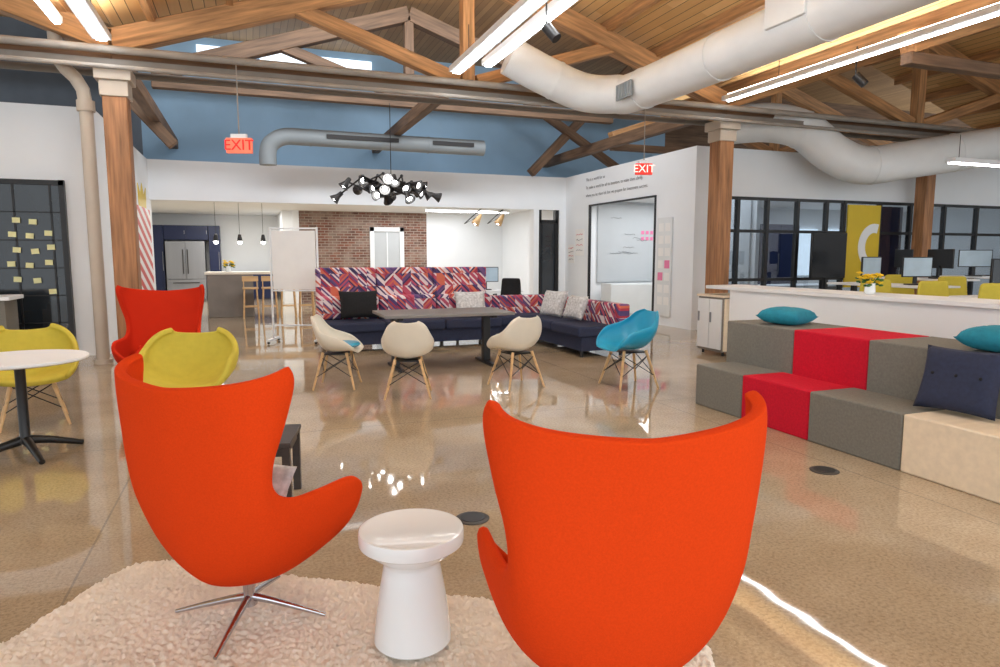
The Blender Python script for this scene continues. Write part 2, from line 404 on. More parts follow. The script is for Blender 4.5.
beam('ceiling_beam',(3.3,10.8,4.35),(3.3,18.4,4.35),.18,.24,'timberdark',label='dark timber beam under the raised roof',**LB)
beam('ceiling_beam',(-1.6,10.7,4.2),(-1.6,18.4,4.2),.18,.24,'timberdark',label='dark timber beam beside the blue wall',**LB)
beam('ceiling_beam',(8.3,10.7,4.2),(8.3,18.4,4.2),.18,.24,'timberdark',label='dark timber beam above the white wall',**LB)
beam('ceiling_beam',(7.2,16.9,3.7),(10.2,16.9,6.7),.2,.22,'timberdark',label='diagonal timber brace above the white wall',**LB)
beam('ceiling_beam',(10.2,16.8,3.7),(6.6,16.8,5.8),.18,.2,'timberdark',label='diagonal timber brace above the white wall',**LB)
beam('ceiling_beam',(-4.0,14.9,6.7),(-1.3,14.9,3.66),.2,.22,'timberdark',label='diagonal timber brace above the white wall',**LB)
for (y,z,r_,mt,lb) in ((10.15,4.14,.05,'pipe','dull grey sprinkler pipe below the roof truss'),(10.05,3.9,.03,'pipe','thin conduit pipe hung from the roof truss'),(10.95,4.02,.05,'steel','grey steel pipe along the roof truss')):
    MB().cyl((-10,0,0),(20,0,0),r_).build('ceiling_pipe',mt,loc=(0,y,z),smooth=True,label=lb,cat='pipe')
MB().bb(-10,20,-.05,.05,-.05,.05).build('steel_beam','steel',loc=(0,10.3,4.0),label='slim grey steel beam between timber columns',cat='beam')
def column(x,y,h,w,lab):
    r=root('timber_column',lab,'column',(x,y,0),group='timber columns')
    o=MB().box((0,0,0),(h,w,w)).build('post','column',parent=r,bevel=.015,seg=1);o.location=(0,0,h/2);o.rotation_euler=(0,pi/2,0)
    MB().box((0,0,h-.08),(w+.14,w+.14,.16)).box((0,0,h-.26),(w+.05,w+.05,.2)).build('column_bracket','beige_pipe',parent=r,bevel=.01)
    return r
column(-1.56,10.32,3.92,.29,'square brown timber column with steel bracket')
column(8.2,10.32,3.92,.31,'square brown timber column with steel bracket')
column(14.1,10.8,3.9,.28,'square brown timber column beside glass partition')
pp=[(0,0,0),(0,0,3.5),(-.02,0,3.7),(-.1,0,3.85),(-.2,0,3.95),(-.3,0,4.1),(-.3,0,4.6)]
r=root('drain_pipe','painted beige drain pipe standing beside timber column','pipe',(-1.97,10.6,0))
MB().tube(pp,.085,16).build('pipe','beige_pipe',parent=r,smooth=True)
MB().cyl((0,0,3.42),(0,0,3.56),.11).build('coupling','beige_pipe',parent=r,smooth=True)
MB().cyl((0,0,0),(0,0,.06),.12).build('floor_flange','beige_pipe',parent=r,smooth=True)
# ------------------------------------------------------------------ ducts
def spline(P,n): return catmull([Vector(p) for p in P],n)
def duct(lab,P,rad,mat,ring=1.0,n=40):
    r=root('ventilation_duct',lab,'duct',(0,0,0))
    pts=spline(P,n);c=pts[0];r.location=c;loc=[p-c for p in pts]
    MB().tube(loc,rad,28).build('duct_body',mat,parent=r,smooth=True)
    acc=0
    for i in range(1,len(loc)-1):
        acc+=(loc[i]-loc[i-1]).length
        if acc>ring:
            acc=0;t=(loc[i+1]-loc[i-1]).normalized()
            MB().cyl(loc[i]-t*.02,loc[i]+t*.02,rad+.009,n=28).build('duct_seam',mat,parent=r,smooth=True)
    return r,c
dr,c=duct('large white round duct with rectangular vents',[(5.45,2.0,3.9),(5.45,5,3.9),(5.45,8.6,3.9),(5.3,9.2,3.93),(4.9,9.5,4.0),(4.3,9.6,4.22),(3.75,9.65,4.46)],.28,'duct',1.6,60)
MB().box(Vector((5.45,5.6,4.07))-c,(.62,.55,.46)).build('vent_box','duct',parent=dr,bevel=.01)
v=MB().box(Vector((5.13,8.65,3.85))-c,(.03,.4,.22))
for i in range(5): v.box(Vector((5.11,8.49+i*.08,3.85))-c,(.02,.02,.18))
v.build('vent_grille','ductgrey',parent=dr)
duct('white round duct with a dipped elbow',[(8.7,10.95,4.0),(9.6,10.75,4.08),(10.3,10.55,3.95),(10.9,10.35,3.5),(11.5,10.15,3.28),(12.4,9.85,3.4),(14.4,9.2,3.72),(17,8.4,4.1)],.37,'duct',1.6,50)
gd,c=duct('grey round duct with a slotted vent',[(.47,15.6,3.45),(.47,15.6,3.7),(.54,15.6,3.9),(.8,15.6,4.06),(1.3,15.6,4.08),(3.5,15.6,4.07),(5.4,15.6,4.07)],.18,'ductgrey',1.2,40)
MB().box(Vector((2.5,15.41,4.1))-c,(1.6,.03,.09)).build('vent_grille','black',parent=gd)
MB().box(Vector((4.6,15.41,4.1))-c,(1.0,.03,.09)).build('vent_grille','black',parent=gd)
# ------------------------------------------------------------------ linear lights
def strip(x,y0,y1,z,w=.2,rz=0,up=True,dw=.5,hang=.5):
    r=root('linear_light','long white suspended linear light, switched on','ceiling lamp',(x,(y0+y1)/2,z),rz=rz,group='linear ceiling lights')
    l=y1-y0
    MB().box((0,0,.045),(w,l,.08)).build('housing','white',parent=r,bevel=.006)
    MB().box((0,0,-.005),(w*dw,l*.99,.018)).build('diffuser','led',parent=r)
    if up: MB().box((0,0,.092),(w*.7,l*.98,.012)).build('added_glow_strip','deck_fill',parent=r)  # glowing strip added on the housing top to light the deck
    for yy in (-l*.4,l*.4): MB().cyl((0,yy,.09),(0,yy,hang),.006,n=6).build('hanger','black',parent=r)
    return r
strip(3.0,3.6,9.9,4.2,.22);strip(3.32,3.6,9.4,4.2,.18)
strip(8.0,-2.5,10.0,4.2,.2,dw=.26);strip(-1.63,4.5,10.0,4.2,.22)
strip(-2.1,6.5,10.0,4.35,.12)
strip(12.9,7.5,9.7,3.15,.2,rz=pi/2,up=False)
strip(6.2,18.0,20.6,2.8,.14,rz=pi/2,up=False,hang=.1)
for (x,y,z) in ((3.16,7.0,4.05),(8.35,7.6,4.15)):
    r=root('track_spotlight','small black ceiling spotlight','spotlight',(x,y,z),group='black spotlights')
    MB().cyl((0,0,-.05),(.08,-.1,-.2),.06).build('lamp_head','black',parent=r,smooth=True)
    MB().cyl((0,0,-.05),(0,0,.35),.01).build('stem','black',parent=r)
# ------------------------------------------------------------------ exit signs
def exitsign(x,y,z,top,w,h,lab,face,ink):
    r=root('exit_sign',lab,'exit sign',(x,y,z-h/2),rz=-math.radians(18),group='exit signs')
    MB().box((0,0,h/2),(w,.05,h)).build('sign_box',face,parent=r,bevel=.006)
    text('EXIT','lettering',ink,r,(0,-.028,h/2),(pi/2,0,0),h*.96,ext=.005)
    MB().box((0,0,h+.025),(w*.6,.06,.05)).build('canopy','white',parent=r)
    MB().cyl((0,0,h+.05),(0,0,top-z+h/2),.008,n=8).build('hanging_rod','pipe',parent=r)
exitsign(-.06,9.8,2.96,4.0,.34,.2,'red lit exit sign hanging on a rod','exitface','exitred')
exitsign(6.35,10.0,2.96,4.0,.29,.19,'red lit exit sign with pale letters hanging on a rod','exitface2','exitpale')
# ------------------------------------------------------------------ chandelier
ch=root('task_lamp_chandelier','chandelier of many black adjustable lamps, lit','chandelier',(2.54,12.6,2.34));ch.scale=(1.3,1.3,1.3)
MB().ball((0,0,.3),.05).cyl((0,0,.3),(0,0,1.5),.006,n=8).build('hub','black',parent=ch,smooth=True)
random.seed(3)
for i in range(24):
    a=2*pi*i/24+random.uniform(-.15,.15);rr_=random.uniform(.2,.74);zz=random.uniform(.18,.42)
    e1=Vector((math.cos(a+.6)*rr_*.65,math.sin(a+.6)*rr_*.65,.3+random.uniform(-.08,.2)));e2=Vector((math.cos(a)*rr_,math.sin(a)*rr_,zz))
    MB().tube([(0,0,.3),e1],.012,8).tube([e1,e2],.012,8).ball(e1,.024,8).build('lamp_arm','black',parent=ch,smooth=True)
    d=Vector((math.cos(a)*.8+random.uniform(-.5,.5),math.sin(a)*.6-.1,random.uniform(-.9,.0))).normalized()
    q=Vector((0,0,-1)).rotation_difference(d).to_matrix()
    hd=MB().lathe([(.014,.065),(.031,.055),(.034,.01),(.039,-.02),(.077,-.102),(.071,-.102),(.036,-.02)],e2,20,q).build('lamp_head','black',parent=ch,smooth=True)
    MB().ball(e2+d*.062,.036,12).build('bulb','bulb',parent=hd,smooth=True)
for (x,y,z) in ((6.3,18.8,2.5),(7.05,18.9,2.52)):
    r=root('swing_pendant_lamp','pale wood cone pendant lamp with dark angled arm','pendant lamp',(x,y,z),group='swing pendant lamps')
    q=Matrix.Rotation(.6,3,'Y')
    MB().lathe([(.03,.24),(.045,.2),(.13,-.1),(.12,-.1)],(0,0,0),20,q).build('lamp_shade','dowel',parent=r,smooth=True)
    MB().tube([(.1,0,.16),(-.38,0,-.08),(.15,0,.38)],.02,8).build('arm','black',parent=r)
    MB().ball((-.04,0,-.06),.045).build('bulb','bulb',parent=r,smooth=True)
# ------------------------------------------------------------------ kitchen
def cabinet(name,lab,x0,x1,y,dep,z0,z1,mat,nd=1,hand='stainless',group=None):
    w=x1-x0;r=root(name,lab,'cabinet',((x0+x1)/2,y,z0),group=group)
    MB().bb(-w/2+.005,w/2-.005,0,dep,0,z1-z0).build('body',mat,parent=r)
    for i in range(nd):
        a=-w/2+i*w/nd+.01;bb_=-w/2+(i+1)*w/nd-.01
        d=MB().bb(a,bb_,-.02,0,.02,z1-z0-.02).build('door',mat,parent=r,bevel=.004)
        MB().bb(bb_-.05,bb_-.035,-.045,-.02,(z1-z0)*.4,(z1-z0)*.65).build('handle',hand,parent=d)
    return r
cabinet('tall_cabinet','navy tall kitchen cabinet beside the refrigerator',-4.1,-3.4,24.7,.68,0,2.5,'navycab',1,group='navy kitchen cabinets')
cabinet('tall_cabinet','navy tall kitchen cabinet beside the refrigerator',-3.4,-2.62,24.7,.68,0,2.5,'navycab',1,group='navy kitchen cabinets')
cabinet('tall_cabinet','navy tall kitchen cabinet with flat door',-1.26,-.9,24.7,.68,0,2.5,'navycab',1,group='navy kitchen cabinets')
cabinet('wall_cabinet','navy wall cabinet above the refrigerator',-2.62,-1.26,24.7,.68,2.02,2.5,'navycab',2,group='navy kitchen cabinets')
cabinet('base_cabinet','navy base cabinet along kitchen wall',-.9,.9,24.75,.63,0,.9,'navycab',3,group='navy kitchen cabinets')
fr=root('refrigerator','stainless steel double door refrigerator','refrigerator',(-1.98,24.5,0))
MB().bb(-.6,.6,.03,.85,0,1.98).build('body','stainless',parent=fr,bevel=.01)
for s_ in (-1,1):
    d=MB().bb(min(s_*.01,s_*.59),max(s_*.01,s_*.59),-.03,.03,.72,1.96).build('door','stainless',parent=fr,bevel=.01)
    MB().cyl((s_*.07,-.07,.9),(s_*.07,-.07,1.7),.018).build('handle','darksteel',parent=d)
d=MB().bb(-.59,.59,-.03,.03,.05,.7).build('freezer_drawer','stainless',parent=fr,bevel=.01)
MB().cyl((-.4,-.07,.6),(.4,-.07,.6),.016).build('handle','darksteel',parent=d)
il=root('kitchen_island','pale grey kitchen island with long counter top','kitchen island',(-.35,17.9,0))
MB().bb(-.62,.42,-.4,.4,0,1.04).build('body','steel',parent=il,bevel=.01)
MB().bb(-.67,2.3,-.42,.45,1.04,1.1).build('counter_top','cream',parent=il,bevel=.008)
MB().bb(2.2,2.26,-.2,.4,0,1.04).build('end_panel','cream',parent=il)
st=root('bar_stool','wooden bar stool tucked under kitchen island','bar stool',(.0,17.15,0),group='wooden bar stools')
MB().box((0,0,.72),(.36,.36,.04)).build('seat','dowel',parent=st,bevel=.01)
MB().box((0,-.17,.95),(.36,.025,.12)).cyl((-.15,-.17,.72),(-.15,-.17,.95),.012).cyl((.15,-.17,.72),(.15,-.17,.95),.012).build('backrest','dowel',parent=st)
for sx_ in (-1,1):
    for sy_ in (-1,1): MB().cyl((sx_*.14,sy_*.14,.7),(sx_*.17,sy_*.18,0),.02).build('leg','dowel',parent=st)
MB().box((0,-.17,.28),(.32,.02,.02)).box((0,.17,.28),(.32,.02,.02)).build('foot_rail','dowel',parent=st)
for i in range(1,5): clone(st,(.43*i,17.15,0))
for i,x in enumerate((-.75,-.2,.35)):
    r=root('pendant_lamp','small black pendant lamp above kitchen island','pendant lamp',(x,18.0,1.85),group='kitchen pendant lamps')
    MB().lathe([(.015,.18),(.035,.17),(.055,.07),(.058,.0),(.052,0)],(0,0,0),18).build('lamp_shade','black',parent=r,smooth=True)
    MB().ball((0,0,-.02),.05).build('bulb','bulb',parent=r,smooth=True)
    MB().cyl((0,0,.17),(0,0,1.05),.005,n=6).build('cord','black',parent=r)
b=MB();b.bb(3.7,3.84,21.94,22,0,2.42);b.bb(4.68,4.82,21.94,22,0,2.42);b.bb(3.7,4.82,21.94,22,2.28,2.42)
b.build('door_1','white',kind='structure',bevel=.005)
b=MB();b.bb(3.84,4.68,21.99,22.05,0,2.28).build('door_2','frost',kind='structure')
b=MB();b.bb(4.24,4.28,21.95,21.99,0,2.25);b.bb(3.86,4.66,21.95,21.99,1.0,1.05);b.build('trim_2','white',kind='structure')
b=MB();b.bb(7.5,7.6,17.05,17.2,0,2.75);b.bb(8.02,8.12,17.05,17.2,0,2.75);b.bb(7.5,8.12,17.05,17.2,2.4,2.48);b.build('door_3','black',kind='structure')
MB().bb(7.6,8.02,17.1,17.14,0,2.4).build('window_1','darkglass',kind='structure')
MB().box((0,0,0),(.02,3.9,2.4)).build('wall_graphic','stripes',loc=(-2.04,14.9,1.3),label='red and white diagonal striped wall graphic',cat='wall art')
MB().prism([(-.5,-.2),(.5,-.2),(.56,.25),(.24,.05),(0,.3),(-.24,.05),(-.56,.25)],0,.012).build('crown_graphic','yellowpaint',label='yellow crown shape painted on white wall',cat='wall art').matrix_world=Matrix.Translation((-2.05,15.9,2.705))@Matrix(((0,0,1,0),(1,0,0,0),(0,1,0,0),(0,0,0,1)))
# ------------------------------------------------------------------ glass board + sticky notes
gb=root('glass_board','black framed dark glass writing board','glass board',(-3.5,11.42,.12))
MB().bb(-.98,.98,0,.04,.04,2.42).build('glass_panel','darkglass',parent=gb)
b=MB()
for x in (-1.0,1.0): b.bb(x-.035,x+.035,-.03,.05,0,2.46)
for z in (.03,2.42): b.bb(-1.03,1.03,-.03,.05,z-.035,z+.035)
for x in (-.5,-.05,.4,.85): b.bb(x-.012,x+.012,-.02,.0,0,2.4)
for z in (.4,.8,1.2,1.6,2.0): b.bb(-1,1,-.02,.0,z-.008,z+.008)
b.build('frame','black',parent=gb)
random.seed(5)
px=[(-3.1,2.0),(-2.9,1.98),(-3.16,1.8),(-2.95,1.78),(-2.72,1.82),(-3.12,1.58),(-2.9,1.56),(-3.2,1.38),(-2.98,1.36),(-2.74,1.4),(-3.14,1.16),(-2.9,1.14),(-2.7,1.62),(-2.72,.98)]
for (x,z) in px:
    o=MB().box((0,0,0),(.095,.006,.075)).build('sticky_note','note',loc=(x+.02,11.39,z),label='pale yellow sticky note on dark glass board',cat='sticky note',group='sticky notes on glass board')
    o.rotation_euler=(0,random.uniform(-.1,.1),0)
r=root('side_cabinet','white topped grey storage cabinet by wall','cabinet',(-3.35,10.6,0))
MB().bb(-.7,.35,-.25,.25,0,.92).build('body','grey',parent=r);MB().bb(-.74,.42,-.3,.3,.92,.97).build('counter_top','white',parent=r,bevel=.006)
# ------------------------------------------------------------------ right wall items
b=MB();b.bb(8.28,8.34,12.55,12.59,.0,2.8);b.bb(8.28,8.34,15.55,15.6,0,2.8);b.bb(8.28,8.34,12.55,15.6,2.76,2.8);b.bb(8.28,8.34,12.55,15.6,0,.04);b.build('door_4','black',kind='structure')
wbp=root('wall_whiteboard','large wall whiteboard with handwriting and pink notes','whiteboard',(10.85,14.0,.6))
MB().bb(0,.04,-1.45,1.55,.2,2.25).build('panel','frost',parent=wbp)
MB().bb(-.06,0,-1.45,1.55,.17,.2).build('pen_tray','stainless',parent=wbp)
wb2=root('wall_whiteboard','large wall whiteboard with handwriting and pink notes','whiteboard',(9.7,15.57,.6))
MB().bb(-1.15,1.1,0,.04,.2,2.25).build('panel','frost',parent=wb2)
random.seed(11)
for k in range(9):
    x0=random.uniform(-.9,.3);z0=random.uniform(.9,1.9);pts=[(x0+i*.04,-.01,z0+random.uniform(-.02,.02)) for i in range(9)]
    MB().tube(pts,.004,5).build('handwriting','greyink',parent=wb2)
for k in range(6): MB().box((.2+.14*(k%3),-.005,1.35+.16*(k//3)),(.09,.006,.09)).build('sticky_note','pinknote',parent=wb2)
cabinet('low_cabinet','grey low cabinet in meeting room',8.6,10.75,14.95,.5,0,.78,'duct',1)
lt=root('wall_lettering','small grey quotation lettering on white wall','lettering',(8.3,14.1,3.24))
for i,s_ in enumerate(("This is a world for us","To make a world for all its inventors, to make them clarify,","where you let them fail, but we prepare for investment success.")):
    xo=0
    for wd in s_.split():
        o=text(wd,'word','greyink',lt,(0,1.7-xo,.17-.2*i),(pi/2,0,-pi/2),.108,'LEFT',.0005)
        xo+=max(v.co.x for v in o.data.vertices)+.045
for (y,z0,w,h) in ((16.1,1.5,.5,.7),(16.6,1.3,.4,.5),):
    r=root('wall_paper_sheet','white paper sheet with red handwriting','paper',(8.3,y,z0),group='paper sheets on white wall')
    MB().bb(-.01,0,-w/2,w/2,0,h).build('sheet','paper',parent=r)
    for k in range(4): MB().tube([(-.014,-w*.35+i*w*.1,h*(.2+.2*k)+random.uniform(-.02,.02)) for i in range(8)],.006,5).build('handwriting','redink' if k%2 else 'greyink',parent=r)
r=root('wall_panel','tall pale metal panel with notes','wall panel',(8.3,12.15,.2))
MB().bb(-.03,0,-.25,.28,0,2.1).build('panel','duct',parent=r,bevel=.004)
for k in range(7):
    for j in range(2): MB().bb(-.034,-.03,-.2+j*.24,-.02+j*.24,.25+k*.26,.42+k*.26).build('note_sheet','pinknote' if (k+j)%7==3 else 'paper',parent=r)
# ------------------------------------------------------------------ glass partition
mull=[8.95,9.35,10.1,10.9,11.7,12.2,13.25,14.2,15.3,16.4,17.5,18.6,19.7]
b=MB()
for x in mull: b.bb(x-.035,x+.035,11.16,11.26,.12,2.68)
for z in (.14,1.0,2.0,2.66): b.bb(8.95,19.7,11.17,11.25,z-.03,z+.03)
b.build('window_3','black',kind='structure')
MB().bb(8.95,19.7,11.2,11.21,.12,2.68).build('window_4','glass',kind='structure')
yp=root('yellow_wall_panel','yellow panel with a partial white curved letterform','wall panel',(12.72,11.12,.8))
MB().bb(-.48,.48,0,.03,0,1.8).build('panel','yellowpaint',parent=yp)
v=MB();vs=[];fs=[];na=26
for i in range(na+1):
    t=math.radians(75+i*210/na);c_,s_=math.cos(t),math.sin(t)
    for (rx,rz_) in ((.26,.3),(.46,.5)):
        for yy in (-.012,0): vs.append((min(.47,.32+rx*c_),yy,.9+rz_*s_))
for i in range(na):
    a=i*4;q=a+4;fs+=[(a,a+2,q+2,q),(a+1,q+1,q+3,a+3),(a,q,q+1,a+1),(a+2,a+3,q+3,q+2)]
fs+=[(0,1,3,2),(na*4,na*4+2,na*4+3,na*4+1)]
v.add(vs,fs).build('emblem','white',parent=yp)
tv=root('wall_screen','black flat display screen on floor stand','screen',(11.35,10.75,0))
MB().box((0,0,1.5),(.95,.05,.95)).build('casing','black',parent=tv,bevel=.01)
MB().box((0,-.027,1.5),(.9,.006,.9)).build('screen','screen',parent=tv)
MB().box((0,.03,.6),(.08,.05,1.1)).box((0,0,.03),(.7,.45,.04)).build('stand','black',parent=tv)
MB().bb(13.3,14.1,11.3,11.34,.5,2.6).build('navy_panel','navycab',label='navy panel behind glass partition',cat='wall panel')
for i,x in enumerate((15.9,17.0,18.1)):
    MB().bb(x-.42,x+.42,15.9,15.98,.9,2.3).build('window_%d'%(5+i),'window',kind='structure')
tbm=root('meeting_table','white meeting table behind glass partition','table',(13.2,13.6,0))
MB().bb(-1.6,1.6,-.5,.5,.71,.75).build('table_top','white',parent=tbm,bevel=.005)
for s_ in (-1,1): MB().bb(s_*1.3-.04,s_*1.3+.04,-.35,.35,0,.71).build('leg','black',parent=tbm)
for (a_,b_) in ((11.2,12.4),(12.45,13.7),(13.8,15.2)):
    cabinet('bookcase','tall navy storage unit in meeting room',a_,b_,15.5,.45,0,2.4,'navycab',2,group='navy storage units')
def monitor(x,y,z,rz,mat='screen',lab='black computer monitor on stand',w=.56,h=.33,st_=.18):
    r=root('computer_monitor',lab,'monitor',(x,y,z),rz=rz,group='computer monitors')
    MB().box((0,0,st_+h/2),(w,.03,h)).build('casing','black',parent=r,bevel=.006)
    MB().box((0,-.017,st_+h/2),(w-.03,.004,h-.03)).build('screen',mat,parent=r)
    MB().box((0,.03,st_*.6),(.05,.03,st_*1.2)).build('stand','black',parent=r)
    MB().box((0,.02,.01),(.24,.18,.02)).build('base','black',parent=r,bevel=.006)
    return r
# ------------------------------------------------------------------ counter + desks
ct=root('reception_counter','long white counter with overhanging top','counter',(6.6,5.5,0))
MB().bb(0,.08,-3.5,2.5,0,1.0).build('front_panel','white',parent=ct)
MB().bb(-.05,.62,-3.5,3.0,1.0,1.05).build('counter_top','white',parent=ct,bevel=.006)
MB().bb(.1,.55,-3.4,-3.34,0,1.0).build('end_panel','white',parent=ct)
cb_=root('storage_cabinet','grey storage cabinet with wooden side panel','cabinet',(6.95,8.35,0))
MB().bb(-.42,.35,-.3,.28,.06,.88).build('body','steel',parent=cb_,bevel=.006)
MB().bb(-.44,.37,-.32,.3,.88,.91).build('top','ply',parent=cb_)
for k in range(2):
    d=MB().bb(-.44,-.42,-.28+k*.28,-.01+k*.28,.1,.85).build('door','duct',parent=cb_,bevel=.004)
    MB().bb(-.46,-.44,-.06+k*.28,-.04+k*.28,.5,.65).build('handle','stainless',parent=d)
MB().bb(-.4,.36,-.33,-.3,.08,.86).build('side_panel','ply',parent=cb_)
for sx_ in (-.35,.28):
    for sy_ in (-.24,.22): MB().cyl((sx_,sy_,0),(sx_,sy_,.06),.02).build('castor','black',parent=cb_)
def desk(x,y,rz,w=1.6,h=.74,lab='white height adjustable desk with black legs'):
    r=root('desk',lab,'desk',(x,y,0),rz=rz,group='white desks')
    MB().bb(-w/2,w/2,-.38,.38,h-.03,h).build('desk_top','white',parent=r,bevel=.006)
    for s_ in (-1,1):
        MB().box((s_*w*.38,0,h/2),(.07,.07,h-.04)).box((s_*w*.38,0,.02),(.07,.66,.04)).build('leg','black',parent=r)
    return r
desk(9.3,7.6,pi/2,1.7,1.06);desk(11.2,8.6,pi/2,1.7,1.1);desk(9.4,5.6,pi/2,1.7,.95);desk(13.2,8.6,pi/2,1.7,1.1)
monitor(11.2,8.9,1.1,pi/2-.4);monitor(11.2,8.2,1.1,pi/2-.2);monitor(13.1,8.9,1.1,-pi/2+.9,'screenlit','computer monitor with pale lit screen');monitor(13.2,8.3,1.1,.2);monitor(9.4,5.95,.95,-.1)
monitor(9.3,7.95,1.06,.1,'screenlit','computer monitor with pale lit screen',.46,.3,.12);monitor(9.35,7.2,1.06,-.3,'screenlit','computer monitor with pale lit screen',.46,.3,.12)
def officechair(x,y,rz,mat,lab,sc=1,grp='task chairs'):
    r=root('office_chair',lab,'office chair',(x,y,0),rz=rz,group=grp);r.scale=(sc,sc,sc)
    MB().box((0,0,.5),(.48,.46,.07)).build('seat',mat,parent=r,bevel=.03,seg=3)
    b=MB();vs=[]
    for i in range(7):
        for j in range(7):
            u=(j-3)/3;w=.22-.03*(i/6)**2
            vs.append((u*w,-.22-.05*math.sin(i/6*2)+.05*u*u,.58+.45*i/6))
    b.add(vs,[(i*7+j,i*7+j+1,(i+1)*7+j+1,(i+1)*7+j) for i in range(6) for j in range(6)])
    b.build('backrest',mat,parent=r,solid=.04,sub=1,smooth='all')
    MB().cyl((0,0,.1),(0,0,.47),.03).build('column','black',parent=r)
    b=MB()
    for k in range(5):
        a=2*pi*k/5;b.tube([(0,0,.12),(.28*math.cos(a),.28*math.sin(a),.07)],.018,8)
    b.build('base','black',parent=r)
    for k in range(5):
        a=2*pi*k/5;MB().ball((.28*math.cos(a),.28*math.sin(a),.03),.03,8).build('castor','black',parent=r)
    for s_ in (-1,1): MB().tube([(s_*.2,-.1,.5),(s_*.27,-.1,.52),(s_*.27,-.05,.7),(s_*.27,.15,.7)],.015,8).build('armrest','black',parent=r)
    return r
for (x,y,a) in ((8.2,6.7,2.9),(8.3,5.9,3.0),(8.25,5.1,2.8),(10.4,8.2,2.6),(10.4,7.2,2.8)):
    officechair(x,y,a,'yellow','yellow fabric office chair at desk',1.14)
officechair(5.0,12.9,2.5,'blackfab','black office chair at a work desk',grp='black task chairs')
officechair(3.9,12.9,3.5,'blackfab','black office chair at a work desk',grp='black task chairs')
desk(4.6,13.9,0,2.0,.74,'white work desk behind patterned sofa');monitor(4.2,14.0,.74,.2);monitor(4.9,14.0,.74,-.2,'screenlit','computer monitor with pale lit screen')
def flowers(x,y,z,s_,lab,grp=None):
    r=root('flower_vase',lab,'flowers',(x,y,z))
    MB().lathe([(.05*s_,0),(.07*s_,.03*s_),(.06*s_,.12*s_),(.065*s_,.14*s_),(.055*s_,.135*s_)],(0,0,0),18).build('vase','whitegloss',parent=r,smooth=True)
    random.seed(2);g=MB();f=[]
    for k in range(18):
        a=random.uniform(0,2*pi);q=random.uniform(.02,.13)*s_;h=random.uniform(.14,.28)*s_
        p=(q*math.cos(a),q*math.sin(a),h);g.tube([(0,0,.08*s_),p],.004*s_,5);f.append(p)
        g.ball((p[0]*1.2,p[1]*1.2,h*.75),(.03*s_,.03*s_,.015*s_),8)
    g.build('leaves','greencase',parent=r)
    for p in f:
        b=MB().ball(p,.022*s_,8)
        for j in range(6): a=j*pi/3;b.ball((p[0]+.03*s_*math.cos(a),p[1]+.03*s_*math.sin(a),p[2]),(.018*s_,.018*s_,.01*s_),6)
        b.build('flower','flower',parent=r,smooth=True)
flowers(6.85,5.85,1.05,.9,'yellow flowers in a small white vase on counter')
flowers(-.5,17.9,1.1,1.0,'yellow flowers in a vase on kitchen island')
# ------------------------------------------------------------------ rolling whiteboard
wb=root('rolling_whiteboard','white rolling whiteboard on a steel frame','whiteboard',(.72,12.0,0),rz=-.35)
MB().box((0,0,1.42),(.74,.03,1.0)).build('board','paper',parent=wb,bevel=.004)
b=MB()
for s_ in (-1,1): b.cyl((s_*.4,0,.06),(s_*.4,0,1.98),.018)
for z in (.9,1.96,.3): b.cyl((-.4,0,z),(.4,0,z),.014)
b.build('frame','white',parent=wb)
for s_ in (-1,1):
    MB().box((s_*.4,0,.06),(.05,.6,.03)).build('foot','white',parent=wb)
    for t in (-1,1): MB().ball((s_*.4,t*.27,.025),.025,8).build('castor','black',parent=wb)
# ------------------------------------------------------------------ pillows
def pillow(name,lab,mat,w,h,t,loc,rot,grp=None,buttons=False):
    n=14;vs=[];b=MB()
    for s_ in (1,-1):
        for i in range(n+1):
            for j in range(n+1):
                u=2*i/n-1;v=2*j/n-1
                k=((1-u**4)*(1-v**4))**.5
                ex=1-.07*(1-u*u)*(abs(v)**3);ey=1-.07*(1-v*v)*(abs(u)**3)
                x=u*w/2*ey;y=v*h/2*ex
                vs.append((x,y,s_*t/2*k+random.uniform(-.002,.002)))
    m_=(n+1)**2;fs=[]
    for i in range(n):
        for j in range(n):
            a=i*(n+1)+j;q=(a,a+n+1,a+n+2,a+1);fs.append(q);fs.append(tuple(m_+p for p in reversed(q)))
    b.add(vs,fs)
    o=b.build(name,mat,smooth='all',label=lab,cat='cushion',group=grp)
    me=o.data
    import bmesh
    bm=bmesh.new();bm.from_mesh(me);bmesh.ops.remove_doubles(bm,verts=bm.verts,dist=.004);bm.to_mesh(me);bm.free()
    o.location=loc;o.rotation_euler=rot
    if buttons:
        for (x,y) in ((-.13,0.02),(0,.02),(.13,.02)): MB().ball((x*w/.45,y,t/2),(.012,.012,.008),8).build('button','blackfab',parent=o)
    return o
# ------------------------------------------------------------------ sofas
def banquette(lab,x0,x1,y,loc0,rz,bh,seat_w=.62,two=False):
    w=x1-x0;r=root('banquette_sofa',lab,'sofa',loc0,rz=rz,group='patterned banquette sofas')
    n=max(1,round(w/1.0))
    for i in range(n):
        a=-w/2+i*w/n+.004;b_=-w/2+(i+1)*w/n-.004
        MB().bb(a,b_,0,.2,.12,bh).build('backrest','pattern',parent=r,bevel=.03,seg=3)
        MB().bb(a,b_,-seat_w,-.01,.3,.46).build('seat','navy',parent=r,bevel=.035,seg=3)
        if two: MB().bb(a,b_,-.24,0,.465,.84).build('back_cushion','pattern',parent=r,bevel=.05,seg=3)
    MB().bb(-w/2+.03,w/2-.03,-seat_w+.06,.15,.1,.3).build('base','navy',parent=r)
    for sx_ in (-1,1):
        for yy in (-seat_w+.1,.1): MB().cyl((sx_*(w/2-.1),yy,0),(sx_*(w/2-.1),yy,.1),.025).build('leg','black',parent=r)
    return r
banquette('high backed geometric patterned sofa with navy seat',1.0,3.95,0,(2.48,11.25,0),0,1.3,.8,True)
